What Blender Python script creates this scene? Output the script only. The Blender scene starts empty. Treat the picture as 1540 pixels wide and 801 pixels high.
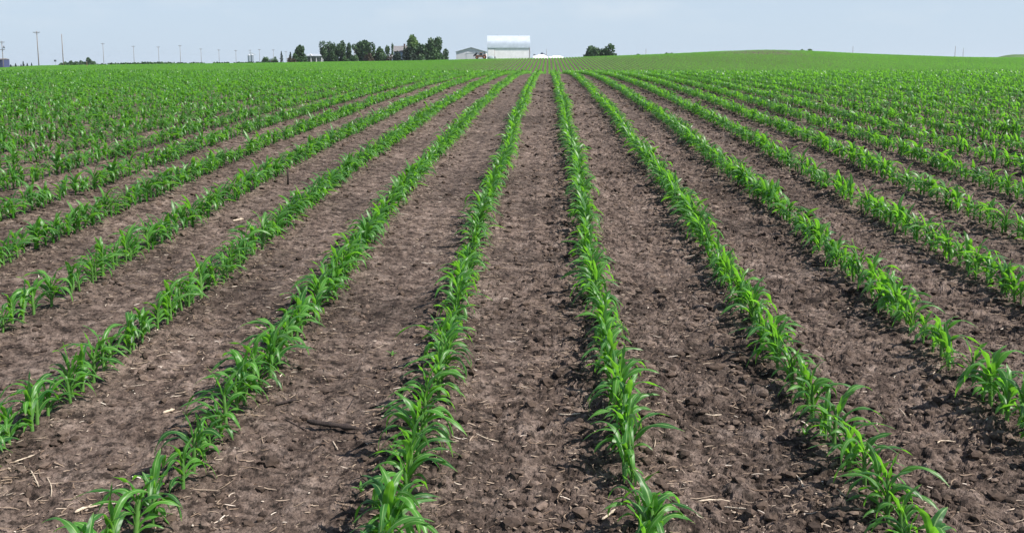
import bpy, math, random
import numpy as np
from mathutils import Vector, Matrix
R = math.radians
sc = bpy.context.scene
COL = sc.collection
rng = np.random.default_rng(7)
random.seed(7)

# ------------------------------------------------------------------ camera model
F_PX = 1400.0; CX, CY = 770.0, 288.0; EYE_Y = 97.0; VP_X = 824.0
CAM = np.array([0.0, 0.0, 1.47])
PITCH = math.atan((CY - EYE_Y) / F_PX)
YAW = math.atan((VP_X - CX) / F_PX * math.cos(PITCH))
cp, sp = math.cos(PITCH), math.sin(PITCH)
FWD = np.array([-math.sin(YAW) * cp, math.cos(YAW) * cp, -sp])
RGT = np.array([math.cos(YAW), math.sin(YAW), 0.0])
UPV = np.cross(RGT, FWD)

def ray(px, py):
    return FWD + RGT * ((px - CX) / F_PX) - UPV * ((py - CY) / F_PX)
def project(P):
    P = np.asarray(P, float) - CAM
    d = P @ FWD
    return CX + F_PX * (P @ RGT) / d, CY - F_PX * (P @ UPV) / d, d
def W(px, py, D):
    r = ray(px, py); return CAM + r * (D / r[1])

# ------------------------------------------------------------------ numpy noise
_pr = np.random.default_rng(11)
PERM = _pr.permutation(4096).astype(np.int64)
GR = _pr.uniform(0, 2 * np.pi, 4096); GX, GY = np.cos(GR), np.sin(GR)
RV = _pr.uniform(0, 1, (5, 4096))
def _h(ix, iy, s): return PERM[(PERM[(ix + s * 131) & 4095] + iy) & 4095]
def perlin(x, y, s=0):
    x0 = np.floor(x).astype(np.int64); y0 = np.floor(y).astype(np.int64)
    fx = x - x0; fy = y - y0
    u = fx * fx * fx * (fx * (fx * 6 - 15) + 10); v = fy * fy * fy * (fy * (fy * 6 - 15) + 10)
    def g(i, j):
        h = _h(x0 + i, y0 + j, s); return GX[h] * (fx - i) + GY[h] * (fy - j)
    a = g(0, 0); b = g(1, 0); c = g(0, 1); d = g(1, 1)
    return (a + (b - a) * u) * (1 - v) + (c + (d - c) * u) * v
def clods(x, y, cell, prob, s):
    gx = x / cell; gy = y / cell
    x0 = np.floor(gx).astype(np.int64); y0 = np.floor(gy).astype(np.int64)
    out = np.zeros_like(x)
    for i in (-1, 0, 1):
        for j in (-1, 0, 1):
            h = _h(x0 + i, y0 + j, s)
            cx = x0 + i + RV[0][h]; cy = y0 + j + RV[1][h]
            r = 0.22 + 0.5 * RV[2][h] ** 2
            ang = RV[3][h] * np.pi; ca, sa = np.cos(ang), np.sin(ang)
            dx = gx - cx; dy = gy - cy
            ex = (dx * ca + dy * sa) * (1.0 + 0.6 * RV[0][h]); ey = -dx * sa + dy * ca
            q = np.clip(1 - (ex * ex + ey * ey) / (r * r), 0, 1)
            hh = np.where(RV[4][h] < prob, r * cell * 0.62 * np.sqrt(q), 0)
            out = np.maximum(out, hh)
    return out
def smooth(a, b, x):
    t = np.clip((x - a) / (b - a), 0, 1); return t * t * (3 - 2 * t)

# ------------------------------------------------------------------ terrain
PY = np.array([-200, 0, 1.5, 2.57, 4.2, 7.41, 12, 18.4, 26, 37, 45, 55, 65, 80, 100, 120, 145, 165])
PZ = np.array([-4., -.15, -.05, .008, .102, .26, .45, .65, .82, .97, .98, .93, .80, .48, .10, -.05, .10, .38])
HPX = np.array([-400, 0, 57, 150, 300, 400, 480, 600, 690, 733, 840, 900, 1000, 1060, 1100, 1145, 1200, 1270, 1300, 1430, 1540, 2000])
HPY = np.array([103.0, 101.5, 97.58, 96.65, 94.49, 93.52, 91.85, 90.36, 88.22, 87.1, 85.14, 82.88, 79.19, 75.84, 73.7, 72.46, 74.2, 78.26, 79.71, 84.61, 85.2, 92.0])
def smooth_interp(x, xs, ys, w):
    return (np.interp(x - w, xs, ys) + 2 * np.interp(x, xs, ys) + np.interp(x + w, xs, ys)) / 4
CREST = 238.0
def zg(x, y):
    x = np.asarray(x, float); y = np.asarray(y, float)
    w = np.clip(y * 0.08, 0.25, 8)
    near = smooth_interp(y, PY, PZ, w)
    yy = np.maximum(y, 60.0)
    px = VP_X + F_PX * (x / yy) * 0.99
    hy = smooth_interp(px, HPX, HPY, 25)
    zc = CAM[2] - (hy - EYE_Y) / F_PX * CREST - 0.30
    t = smooth(140, CREST + 22, y)
    z = near * (1 - t) + zc * t
    back = smooth(CREST + 5, 420, y)
    z = z * (1 - back) + (-4.5) * back
    hill = smooth(700, 950, y) * (1 - smooth(1100, 1900, y)) * smooth(1400, 1500, px)
    return z + hill * 16
def hit(px, py):
    r = ray(px, py); t = 1.0
    for _ in range(80):
        p = CAM + r * t
        t += (p[2] - float(zg(p[0], p[1]))) / -r[2] * 0.8
    return CAM + r * t

ROW0 = 0.290; SP = 0.762
def row_dist(x):
    return np.abs((x - ROW0 + SP / 2) % SP - SP / 2)
def micro(x, y):
    """clods, crumbs and wheel tracks of the tilled soil (metres)"""
    wx = x + 0.012 * perlin(x * 22, y * 22, 5) + .005 * perlin(x * 70, y * 70, 15)
    wy = y + 0.012 * perlin(x * 22 + 7, y * 22, 6) + .005 * perlin(x * 70, y * 70 + 9, 16)
    rd = row_dist(x)
    rough = 0.38 + 0.62 * smooth(-0.45, 0.1, x + .12 * perlin(x * .9, y * .6, 8))
    rough = np.maximum(rough, 0.85 * (1 - smooth(0.10, 0.26, rd)))
    rough = rough * (0.8 + 0.9 * perlin(x * 2.2, y * 1.7, 3))
    rough = np.clip(rough, 0.12, 1.2)
    z = clods(wx, wy, 0.105, 0.4, 1) * 0.55 * smooth(.35, .8, rough)
    z = np.maximum(z, clods(wx, wy, 0.058, 0.4, 2) * 0.8 * smooth(.2, .7, rough))
    z = np.maximum(z, clods(wx, wy, 0.030, 0.75, 4) * 1.15 * np.minimum(1, rough + .15))
    z = np.maximum(z, clods(wx, wy, 0.017, 0.6, 14) * 1.2 * np.minimum(1, rough + .2))
    z = z * (.95 + .3 * smooth(-.4, .3, x))
    z = z + 0.010 * perlin(x * 9, y * 9, 9) * rough + 0.008 * perlin(x * 40, y * 40, 10) * (.3 + rough) + .005 * perlin(x * 110, y * 110, 12)
    z = z + 0.018 * perlin(x * 2.1, y * 1.3, 13) - 0.018 * (1 - smooth(0.0, 0.14, np.abs(rd - 0.30)))
    z = z + 0.012 * (1 - smooth(0.02, 0.12, rd))
    return z - 0.012

# ------------------------------------------------------------------ object helpers
def tag(o, label=None, cat=None, group=None, kind=None):
    if label: o['label'] = label
    if cat: o['category'] = cat
    if group: o['group'] = group
    if kind: o['kind'] = kind
    return o
def np_mesh(name, V, F, mat, parent=None, attrs=None, smooth_=True, link=True):
    V = np.asarray(V, np.float32); F = np.asarray(F, np.int32)
    me = bpy.data.meshes.new(name)
    me.vertices.add(len(V)); me.vertices.foreach_set('co', V.ravel())
    k = F.shape[1]
    me.loops.add(F.size); me.loops.foreach_set('vertex_index', F.ravel())
    me.polygons.add(len(F)); me.polygons.foreach_set('loop_start', np.arange(0, F.size, k, dtype=np.int32))
    me.polygons.foreach_set('use_smooth', np.full(len(F), smooth_, bool))
    me.update(calc_edges=True)
    if attrs:
        for n, a in attrs.items():
            at = me.attributes.new(n, 'FLOAT', 'POINT'); at.data.foreach_set('value', np.asarray(a, np.float32))
    me.materials.append(mat)
    if not link: return me
    o = bpy.data.objects.new(name, me); COL.objects.link(o)
    if parent: o.parent = parent
    return o
def empty(name, loc, rz=0, label=None, cat=None, group=None):
    o = bpy.data.objects.new(name, None); COL.objects.link(o)
    o.empty_display_size = 0.1
    o.location = [float(v) for v in loc]; o.rotation_euler = (0, 0, rz)
    return tag(o, label, cat, group)
class MB:
    """collects polygons, builds ONE mesh"""
    def __init__(s): s.v = []; s.f = []
    def add(s, vs, fs):
        n = len(s.v); s.v += [tuple(map(float, p)) for p in vs]; s.f += [tuple(i + n for i in f) for f in fs]; return s
    def box(s, x0, x1, y0, y1, z0, z1):
        return s.add([(x0,y0,z0),(x1,y0,z0),(x1,y1,z0),(x0,y1,z0),(x0,y0,z1),(x1,y0,z1),(x1,y1,z1),(x0,y1,z1)],
                     [(0,3,2,1),(4,5,6,7),(0,1,5,4),(1,2,6,5),(2,3,7,6),(3,0,4,7)])
    def tube(s, pts, rad, n=8, cap=True):
        pts = [Vector(p) for p in pts]; rings = []
        if not hasattr(rad, '__len__'): rad = [rad] * len(pts)
        base = len(s.v)
        for i, p in enumerate(pts):
            d = (pts[min(i + 1, len(pts) - 1)] - pts[max(i - 1, 0)]).normalized()
            a = d.orthogonal().normalized() if i == 0 else (a - d * a.dot(d)).normalized()
            b = d.cross(a)
            for k in range(n):
                t = 2 * math.pi * k / n
                s.v.append(tuple(p + (a * math.cos(t) + b * math.sin(t)) * rad[i]))
        for i in range(len(pts) - 1):
            for k in range(n):
                k2 = (k + 1) % n
                s.f.append((base + i*n + k, base + i*n + k2, base + (i+1)*n + k2, base + (i+1)*n + k))
        if cap:
            s.f.append(tuple(base + k for k in range(n))[::-1]); s.f.append(tuple(base + (len(pts)-1)*n + k for k in range(n)))
        return s
    def prism(s, prof, y0, y1):
        """profile in xz, extruded along y"""
        n = len(prof)
        vs = [(x, y0, z) for x, z in prof] + [(x, y1, z) for x, z in prof]
        fs = [(i, (i + 1) % n, n + (i + 1) % n, n + i) for i in range(n)] + [tuple(range(n))[::-1], tuple(range(n, 2 * n))]
        return s.add(vs, fs)
    def prismx(s, prof, x0, x1):
        n = len(prof)
        vs = [(x0, y, z) for y, z in prof] + [(x1, y, z) for y, z in prof]
        fs = [(i, (i + 1) % n, n + (i + 1) % n, n + i) for i in range(n)] + [tuple(range(n))[::-1], tuple(range(n, 2 * n))]
        return s.add(vs, fs)
    def build(s, name, mat, parent=None, smooth_=False, bevel=0):
        me = bpy.data.meshes.new(name); me.from_pydata(s.v, [], s.f); me.materials.append(mat)
        import bmesh
        bm = bmesh.new(); bm.from_mesh(me); bmesh.ops.recalc_face_normals(bm, faces=bm.faces)
        if bevel: bmesh.ops.bevel(bm, geom=bm.edges[:], offset=bevel, segments=2, affect='EDGES', profile=.7)
        bm.to_mesh(me); bm.free()
        if smooth_:
            for p in me.polygons: p.use_smooth = True
        o = bpy.data.objects.new(name, me); COL.objects.link(o)
        if parent: o.parent = parent
        return o

# ------------------------------------------------------------------ materials
def new_mat(name):
    m = bpy.data.materials.new(name); m.use_nodes = True
    nt = m.node_tree; nt.nodes.clear()
    out = nt.nodes.new('ShaderNodeOutputMaterial')
    return m, nt, out
def nd(nt, typ, **kw):
    n = nt.nodes.new('ShaderNode' + typ)
    for k, v in kw.items():
        if k == 'ins':
            for a, b in v.items(): n.inputs[a].default_value = b
        else: setattr(n, k, v)
    return n
def ramp(nt, stops, src=None, interp='LINEAR'):
    r = nt.nodes.new('ShaderNodeValToRGB'); e = r.color_ramp; e.interpolation = interp
    while len(e.elements) < len(stops): e.elements.new(0.5)
    for el, (p, c) in zip(e.elements, stops):
        el.position = p; el.color = (c[0], c[1], c[2], 1) if hasattr(c, '__len__') else (c, c, c, 1)
    if src is not None: nt.links.new(src, r.inputs[0])
    return r
def mixc(nt, a, b, fac, mode='MIX'):
    m = nt.nodes.new('ShaderNodeMix'); m.data_type = 'RGBA'; m.blend_type = mode
    for sock, v in ((m.inputs[6], a), (m.inputs[7], b), (m.inputs[0], fac)):
        if isinstance(v, bpy.types.NodeSocket): nt.links.new(v, sock)
        elif hasattr(v, '__len__'): sock.default_value = (*v, 1)
        else: sock.default_value = v
    return m.outputs[2]
def noise(nt, co, scale, detail=4, rough=.55, dim='3D', dist=0):
    n = nd(nt, 'TexNoise', ins={'Scale': scale, 'Detail': detail, 'Roughness': rough, 'Distortion': dist})
    if co is not None: nt.links.new(co, n.inputs['Vector'])
    return n.outputs['Fac']

def leaf_mat(name, dark, light, trans, tfac=0.35, rough=0.42, rib=True, far=False):
    m, nt, out = new_mat(name)
    tint = nd(nt, 'Attribute', attribute_name='tint').outputs['Fac']
    col = mixc(nt, dark, light, tint)
    tcol = mixc(nt, trans, tuple(min(1, c * 1.35) for c in trans), tint)
    if not far:
        al = nd(nt, 'Attribute', attribute_name='along').outputs['Fac']
        ac = nd(nt, 'Attribute', attribute_name='across').outputs['Fac']
        ab = nd(nt, 'Math', operation='ABSOLUTE'); nt.links.new(ac, ab.inputs[0])
        if rib:
            rr = ramp(nt, [(0.0, 1.0), (0.10, .8), (0.17, 0.0)], ab.outputs[0])
            rf = nd(nt, 'Math', operation='MULTIPLY', ins={1: .75}); nt.links.new(rr.outputs[0], rf.inputs[0])
            col = mixc(nt, col, (.30, .44, .17), rf.outputs[0])
        # veins run along the blade
        wv = nd(nt, 'TexWave', wave_type='BANDS', bands_direction='X', ins={'Scale': 3.0, 'Distortion': .6, 'Detail': 1.0})
        cb = nd(nt, 'CombineXYZ'); nt.links.new(ac, cb.inputs[0]); nt.links.new(al, cb.inputs[1]); nt.links.new(cb.outputs[0], wv.inputs['Vector'])
        col = mixc(nt, col, mixc(nt, col, (.75, .9, .75), 1.0, 'MULTIPLY'), wv.outputs['Fac'])
        # dry yellow-brown tips and pale collar
        tip = ramp(nt, [(0.0, .35), (0.10, 0.0), (0.90, 0.0), (1.0, .55)], al)
        col = mixc(nt, col, (.22, .24, .07), tip.outputs[0])
        geo = nd(nt, 'NewGeometry')
        nz = noise(nt, geo.outputs['Position'], 28, 3)
        rz = ramp(nt, [(.35, .8), (.7, 1.15)], nz)
        col = mixc(nt, col, rz.outputs[0], 1.0, 'MULTIPLY')
    p = nd(nt, 'BsdfPrincipled', ins={'Roughness': rough, 'IOR': 1.45})
    nt.links.new(col, p.inputs['Base Color'])
    t = nd(nt, 'BsdfTranslucent'); nt.links.new(tcol, t.inputs['Color'])
    mx = nd(nt, 'MixShader', ins={0: tfac}); nt.links.new(p.outputs[0], mx.inputs[1]); nt.links.new(t.outputs[0], mx.inputs[2])
    nt.links.new(mx.outputs[0], out.inputs[0])
    return m
def simple(name, col, rough=.7, metal=0, var=.15, scale=1.5, bump=0):
    m, nt, out = new_mat(name)
    tc = nd(nt, 'TexCoord').outputs['Object']
    n = noise(nt, tc, scale, 5)
    r = ramp(nt, [(.3, 1 - var), (.7, 1 + var)], n)
    p = nd(nt, 'BsdfPrincipled', ins={'Roughness': rough, 'Metallic': metal})
    c = mixc(nt, col, r.outputs[0], 1.0, 'MULTIPLY'); nt.links.new(c, p.inputs['Base Color'])
    if bump:
        b = nd(nt, 'Bump', ins={'Strength': bump, 'Distance': .01}); nt.links.new(noise(nt, tc, scale * 8, 6), b.inputs['Height']); nt.links.new(b.outputs[0], p.inputs['Normal'])
    nt.links.new(p.outputs[0], out.inputs[0])
    return m
def ribbed(name, col, rough=.6, metal=0, scale=3.0, axis='X'):
    m, nt, out = new_mat(name)
    tc = nd(nt, 'TexCoord').outputs['Object']
    w = nd(nt, 'TexWave', wave_type='BANDS', bands_direction=axis, ins={'Scale': scale}); nt.links.new(tc, w.inputs['Vector'])
    n = noise(nt, tc, .5, 5); r = ramp(nt, [(.3, .86), (.7, 1.05)], n)
    p = nd(nt, 'BsdfPrincipled', ins={'Roughness': rough, 'Metallic': metal})
    nt.links.new(mixc(nt, col, r.outputs[0], 1.0, 'MULTIPLY'), p.inputs['Base Color'])
    b = nd(nt, 'Bump', ins={'Strength': .25, 'Distance': .03}); nt.links.new(w.outputs['Fac'], b.inputs['Height']); nt.links.new(b.outputs[0], p.inputs['Normal'])
    nt.links.new(p.outputs[0], out.inputs[0])
    return m
def soil_mat():
    m, nt, out = new_mat('tilled_soil')
    geo = nd(nt, 'NewGeometry').outputs['Position']
    big = noise(nt, geo, .9, 5, .6)
    mid = noise(nt, geo, 9, 6, .65)
    fine = noise(nt, geo, 70, 5, .7)
    crumbs = noise(nt, geo, 240, 3, .7)
    c1 = ramp(nt, [(.33, (.034, .024, .020)), (.45, (.086, .062, .050)), (.58, (.138, .103, .085)), (.75, (.215, .168, .143))], mid)
    c2 = ramp(nt, [(.34, .45), (.48, .98), (.7, 1.4)], fine)
    col = mixc(nt, c1.outputs[0], c2.outputs[0], 1.0, 'MULTIPLY')
    lump = noise(nt, geo, 26, 3, .6)
    c4 = ramp(nt, [(.38, .32), (.47, .92), (.56, 1.05), (.68, 1.45)], lump)
    col = mixc(nt, col, c4.outputs[0], 1.0, 'MULTIPLY')
    c3 = ramp(nt, [(.35, .55), (.5, .95), (.65, 1.15)], big)
    col = mixc(nt, col, c3.outputs[0], 1.0, 'MULTIPLY')
    # tiny chopped straw flecks
    vor = nd(nt, 'TexVoronoi', feature='F1', ins={'Scale': 55.0, 'Randomness': 1.0})
    mp = nd(nt, 'Mapping', ins={'Scale': (1, .45, 1)}); nt.links.new(geo, mp.inputs[0]); nt.links.new(mp.outputs[0], vor.inputs['Vector'])
    fl = ramp(nt, [(.07, 1), (.15, 0)], vor.outputs['Distance'])
    rnd = nd(nt, 'SeparateColor'); nt.links.new(vor.outputs['Color'], rnd.inputs[0])
    gt = nd(nt, 'Math', operation='GREATER_THAN', ins={1: .72}); nt.links.new(rnd.outputs[0], gt.inputs[0])
    ff = nd(nt, 'Math', operation='MULTIPLY'); nt.links.new(fl.outputs[0], ff.inputs[0]); nt.links.new(gt.outputs[0], ff.inputs[1])
    col = mixc(nt, col, (.34, .27, .21), ff.outputs[0])
    # distant land behind the rise is under grass and crops
    sx = nd(nt, 'SeparateXYZ'); nt.links.new(geo, sx.inputs[0])
    mr = nd(nt, 'MapRange', ins={'From Min': 246.0, 'From Max': 256.0}); nt.links.new(sx.outputs[1], mr.inputs['Value'])
    gn = noise(nt, geo, .02, 4)
    gcol = ramp(nt, [(.3, (.045, .095, .022)), (.7, (.085, .15, .035))], gn)
    col = mixc(nt, col, gcol.outputs[0], mr.outputs[0])
    p = nd(nt, 'BsdfPrincipled', ins={'Roughness': .95, 'Specular IOR Level': .15})
    nt.links.new(col, p.inputs['Base Color'])
    b1 = nd(nt, 'Bump', ins={'Strength': .9, 'Distance': .012}); nt.links.new(fine, b1.inputs['Height'])
    b2 = nd(nt, 'Bump', ins={'Strength': .8, 'Distance': .004}); nt.links.new(crumbs, b2.inputs['Height']); nt.links.new(b1.outputs[0], b2.inputs['Normal'])
    nt.links.new(b2.outputs[0], p.inputs['Normal'])
    nt.links.new(p.outputs[0], out.inputs[0])
    return m
def tinted(name, stops, rough=.9, bump=.5, bs=60):
    m, nt, out = new_mat(name)
    tint = nd(nt, 'Attribute', attribute_name='tint').outputs['Fac']
    geo = nd(nt, 'NewGeometry').outputs['Position']
    c = ramp(nt, stops, tint)
    n = noise(nt, geo, bs, 4); r = ramp(nt, [(.3, .75), (.7, 1.2)], n)
    p = nd(nt, 'BsdfPrincipled', ins={'Roughness': rough, 'Specular IOR Level': .2})
    nt.links.new(mixc(nt, c.outputs[0], r.outputs[0], 1.0, 'MULTIPLY'), p.inputs['Base Color'])
    b = nd(nt, 'Bump', ins={'Strength': bump, 'Distance': .004}); nt.links.new(n, b.inputs['Height']); nt.links.new(b.outputs[0], p.inputs['Normal'])
    nt.links.new(p.outputs[0], out.inputs[0])
    return m

M_LEAF = leaf_mat('corn_leaf', (.017, .082, .020), (.080, .220, .030), (.20, .52, .03), .40, .42)
M_STALK = leaf_mat('corn_stalk', (.09, .19, .045), (.15, .27, .07), (.2, .4, .05), .12, .45, rib=False)
M_SOIL = soil_mat()
M_CLOD = tinted('soil_clod_earth', [(0, (.040, .028, .022)), (.6, (.085, .060, .046)), (1, (.15, .11, .088))], .97, .9, 70)
M_STRAW = tinted('dry_straw', [(0, (.10, .065, .045)), (.45, (.22, .16, .115)), (.8, (.36, .285, .22)), (1, (.58, .50, .42))], .8, .3, 90)
M_DARKWOOD = simple('weathered_stalk', (.035, .022, .018), .8, 0, .5, 40, .8)
M_DRYCORN = simple('dry_husk', (.46, .37, .28), .8, 0, .25, 30, .5)
M_TREE = leaf_mat('tree_foliage', (.012, .042, .016), (.050, .108, .028), (.06, .15, .03), .18, .6, far=True)
M_TREEL = leaf_mat('tree_foliage_light', (.055, .115, .025), (.105, .185, .040), (.14, .26, .04), .3, .6, far=True)
M_TREEM = leaf_mat('tree_foliage_mid', (.032, .08, .026), (.07, .14, .04), (.07, .16, .03), .22, .6, far=True)
M_SPRUCE = leaf_mat('spruce_foliage', (.008, .026, .015), (.028, .056, .026), (.02, .05, .02), .08, .7, far=True)
M_BROWNF = leaf_mat('reddish_shrub_foliage', (.05, .040, .026), (.085, .062, .036), (.08, .07, .03), .15, .7, far=True)
M_BARK = simple('bark', (.09, .07, .055), .9, 0, .3, 3)
M_POLE = simple('weathered_pole_wood', (.17, .145, .125), .9, 0, .2, 2)
M_WHITE = ribbed('white_painted_steel', (.95, .90, .92), .55, 0, 1.2)
M_GALV = ribbed('galvanised_roof', (.62, .67, .73), .38, .35, 1.0)
M_GREYW = ribbed('light_grey_siding', (.66, .65, .68), .6, 0, 1.2)
M_GREYR = ribbed('grey_steel_roof', (.5, .53, .55), .45, .4, 1.2)
M_SHING = simple('grey_shingles', (.17, .16, .165), .9, 0, .2, 2)
M_HOUSEW = simple('pale_blue_white_siding', (.36, .44, .56), .7, 0, .08, 2)
M_DARK = simple('dark_opening', (.03, .032, .04), .8, 0, .2, 1)
M_BRICK = simple('chimney_brick', (.14, .075, .06), .9, 0, .2, 4)
M_TYRE = simple('black_rubber', (.02, .02, .02), .8, 0, .2, 3)
M_ORANGE = simple('orange_paint', (.55, .19, .09), .45, 0, .12, 1.5)
M_BLUEK = simple('dark_blue_black_paint', (.03, .04, .07), .4, 0, .15, 1.5)
M_GLASS = simple('dark_glass', (.03, .04, .05), .08, 0, .1, 1)
M_TANK = simple('grey_green_tarpaulin', (.23, .28, .29), .7, 0, .2, 1.5, .3)
M_BAG = simple('white_plastic_film', (.86, .88, .88), .35, 0, .05, 2, .2)
M_BIN = ribbed('corrugated_bin_steel', (.33, .37, .44), .42, .5, 2.5, 'Z')
M_DBLUE = simple('dark_blue_siding', (.045, .055, .13), .6, 0, .15, 2)
M_SIGN = simple('grey_sign_metal', (.16, .17, .2), .5, .3, .1, 2)
M_RED = simple('faded_red_marker_paint', (.45, .20, .16), .7, 0, .2, 6)
M_TRIM = simple('rusty_trim', (.42, .30, .27), .7, 0, .2, 2)

# ------------------------------------------------------------------ ground
def build_ground():
    ys = [-200, -80, -30, -12, -5, -2, -.5, .4, 1.0, 1.3]
    y = 1.6
    while y < 62:
        ys.append(y); y += min(max(0.0048, y * y / (1750 if y < 7 else 3000)), .28)
    while y < 255:
        ys.append(y); y += 1.6
    while y < 4500:
        ys.append(y); y *= 1.06
    ys = np.array(ys)
    core = np.linspace(-.72, .72, 1050)
    ext = np.array([.5, 1.2, 3, 8, 20, 60, 150, 400, 1000, 2500])
    u = np.concatenate([np.full(10, -.72), core, np.full(10, .72)]); off = np.concatenate([-ext[::-1], core * 0, ext])
    wd = np.maximum(ys, 1.6) + 1.1
    Y, U = np.meshgrid(ys, u, indexing='ij')
    X = U * wd[:, None] + off[None, :]
    x = X.ravel(); yv = Y.ravel()
    z = zg(x, yv)
    sel = (yv > 1.25) & (yv < 75) & ((np.abs(off)[None, :] + 0 * U).ravel() < .01)
    fade = 1 - smooth(30, 70, yv[sel])
    z[sel] += micro(x[sel], yv[sel]) * fade
    n, k = len(ys), len(u)
    idx = np.arange(n * k).reshape(n, k)
    F = np.stack([idx[:-1, :-1].ravel(), idx[:-1, 1:].ravel(), idx[1:, 1:].ravel(), idx[1:, :-1].ravel()], 1)
    o = np_mesh('ground', np.stack([x, yv, z], 1), F, M_SOIL, smooth_=False)
    tag(o, kind='structure')
build_ground()
def zs(x, y):
    x = np.atleast_1d(np.asarray(x, float)); y = np.atleast_1d(np.asarray(y, float))
    return zg(x, y) + micro(x, y) * (1 - smooth(30, 70, y))

# ------------------------------------------------------------------ corn plants
def leaf_np(r, h0, az, L, Wd, a0, a1, segs, wide, twist=0.0, power=1.3, fold=.35, wav=.0):
    """arched grass blade; returns V,F,along,across"""
    t = np.linspace(0, 1, segs + 1)
    sg = lambda q: 1 / (1 + np.exp(-(q - (.22 + .17 * power)) * 8.5))
    ang = a0 + (a1 - a0) * (.35 * t ** power + .65 * (sg(t) - sg(0)) / (sg(1) - sg(0)))
    ds = L / segs
    rr = np.concatenate([[0], np.cumsum(np.sin((ang[1:] + ang[:-1]) / 2) * ds)])
    zz = h0 + np.concatenate([[0], np.cumsum(np.cos((ang[1:] + ang[:-1]) / 2) * ds)])
    side = twist * t ** 1.5 * L * .5
    w = Wd * .5 * np.clip(np.minimum(1, .5 + 1.9 * t) * (1 - t ** 3.3) ** .8, .03, 1)
    ca, sa = math.cos(az), math.sin(az)
    C = np.stack([rr * ca - side * sa, rr * sa + side * ca, zz], 1)
    T = np.stack([np.sin(ang) * ca, np.sin(ang) * sa, np.cos(ang)], 1)
    S = np.tile(np.array([-sa, ca, 0.0]), (segs + 1, 1))
    roll = twist * 1.5 * t
    N = np.cross(S, T)
    S2 = S * np.cos(roll)[:, None] + N * np.sin(roll)[:, None]
    N2 = np.cross(S2, T)
    ks = np.linspace(-1, 1, wide + 1)
    f = fold * (1 - .6 * t)
    V = []
    ph = r.uniform(0, 6.28)
    for k in ks:
        wave = wav * w * np.sin(t * 15 + ph + k * 1.5) * abs(k)
        up = (abs(k) * f * w + wave)
        V.append(C + S2 * (k * w * np.cos(f))[:, None] - N2 * up[:, None] * -1)
    V = np.stack(V, 1).reshape(-1, 3)
    m = wide + 1
    idx = np.arange((segs + 1) * m).reshape(segs + 1, m)
    F = np.stack([idx[:-1, :-1].ravel(), idx[:-1, 1:].ravel(), idx[1:, 1:].ravel(), idx[1:, :-1].ravel()], 1)
    return V, F, np.repeat(t, m), np.tile(ks, segs + 1)
def plant_spec(r):
    """list of leaves; distichous (two ranks) as in maize"""
    ax = r.normal(0, .75)          # rank plane, biased across the row
    L = []
    n = 10
    for i in range(n):
        q = i / (n - 1)
        az = ax + math.pi * (i % 2) + r.normal(0, .28)
        if i < 2:   L.append(dict(h0=.025 + .02 * i, az=az, L=r.uniform(.08, .13), Wd=.016, a0=.75, a1=r.uniform(1.9, 2.6)))
        elif i < 8: L.append(dict(h0=.022 + .015 * (i - 1), az=az, L=r.uniform(.13, .25), Wd=r.uniform(.021, .033), a0=r.uniform(.25, .6), a1=r.uniform(1.9, 3.3)))
        else:       L.append(dict(h0=.105 + .012 * (i - 7), az=az, L=r.uniform(.10, .17), Wd=r.uniform(.022, .034), a0=r.uniform(.08, .25), a1=r.uniform(.5, 1.9)))
        L[-1]['twist'] = r.normal(0, .28); L[-1]['power'] = r.uniform(1.1, 1.9)
    return L
def stalk_np(n=8):
    hs = np.array([-.03, .0, .025, .05, .08, .12, .14]); rs = np.array([.0085, .0088, .0085, .008, .0082, .0075, .004])
    a = np.linspace(0, 2 * np.pi, n, endpoint=False)
    V = np.stack([np.outer(rs, np.cos(a)), np.outer(rs * .8, np.sin(a)), np.repeat(hs[:, None], n, 1)], 2).reshape(-1, 3)
    idx = np.arange(len(hs) * n).reshape(len(hs), n); i2 = np.roll(idx, -1, 1)
    F = np.stack([idx[:-1].ravel(), i2[:-1].ravel(), i2[1:].ravel(), idx[1:].ravel()], 1)
    return V, F, np.repeat(np.linspace(.12, .8, len(hs)), n), np.zeros(len(V)) + 1

# positions
rows = []
for k in range(-75, 76):
    x0 = ROW0 + k * SP + (.035 if k >= 1 else {-2: -.03, -1: -.01}.get(k, 0))
    y = 1.45 + rng.uniform(0, .15)
    y = max(y, (abs(x0) - 2.2) / .66)
    while y < 66:
        rows.append((k, x0 + rng.normal(0, .012) + .02 * math.sin(y * .8 + k), y)); y += max(.04, rng.normal(.086, .028))
rows = np.array(rows)
gap = rng.uniform(size=len(rows)) > .03
rows = rows[gap]
P3 = np.stack([rows[:, 1], rows[:, 2], zs(rows[:, 1], rows[:, 2]) - .004], 1)
scl = .87 * np.clip(rng.normal(1.0, .15, len(rows)), .55, 1.3) * (1 + .08 * perlin(P3[:, 0] * .5, P3[:, 1] * .3, 21))
mid3 = P3 + np.array([0, 0, .16])
px, py, dd = project(mid3)
vis = (px > -40) & (px < 1580) & (py < 850) & (dd > 0.5)
order = np.argsort(np.where(vis, dd, 1e9))
chosen = order[:300]
is_ind = np.zeros(len(rows), bool); is_ind[chosen] = True

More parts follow.
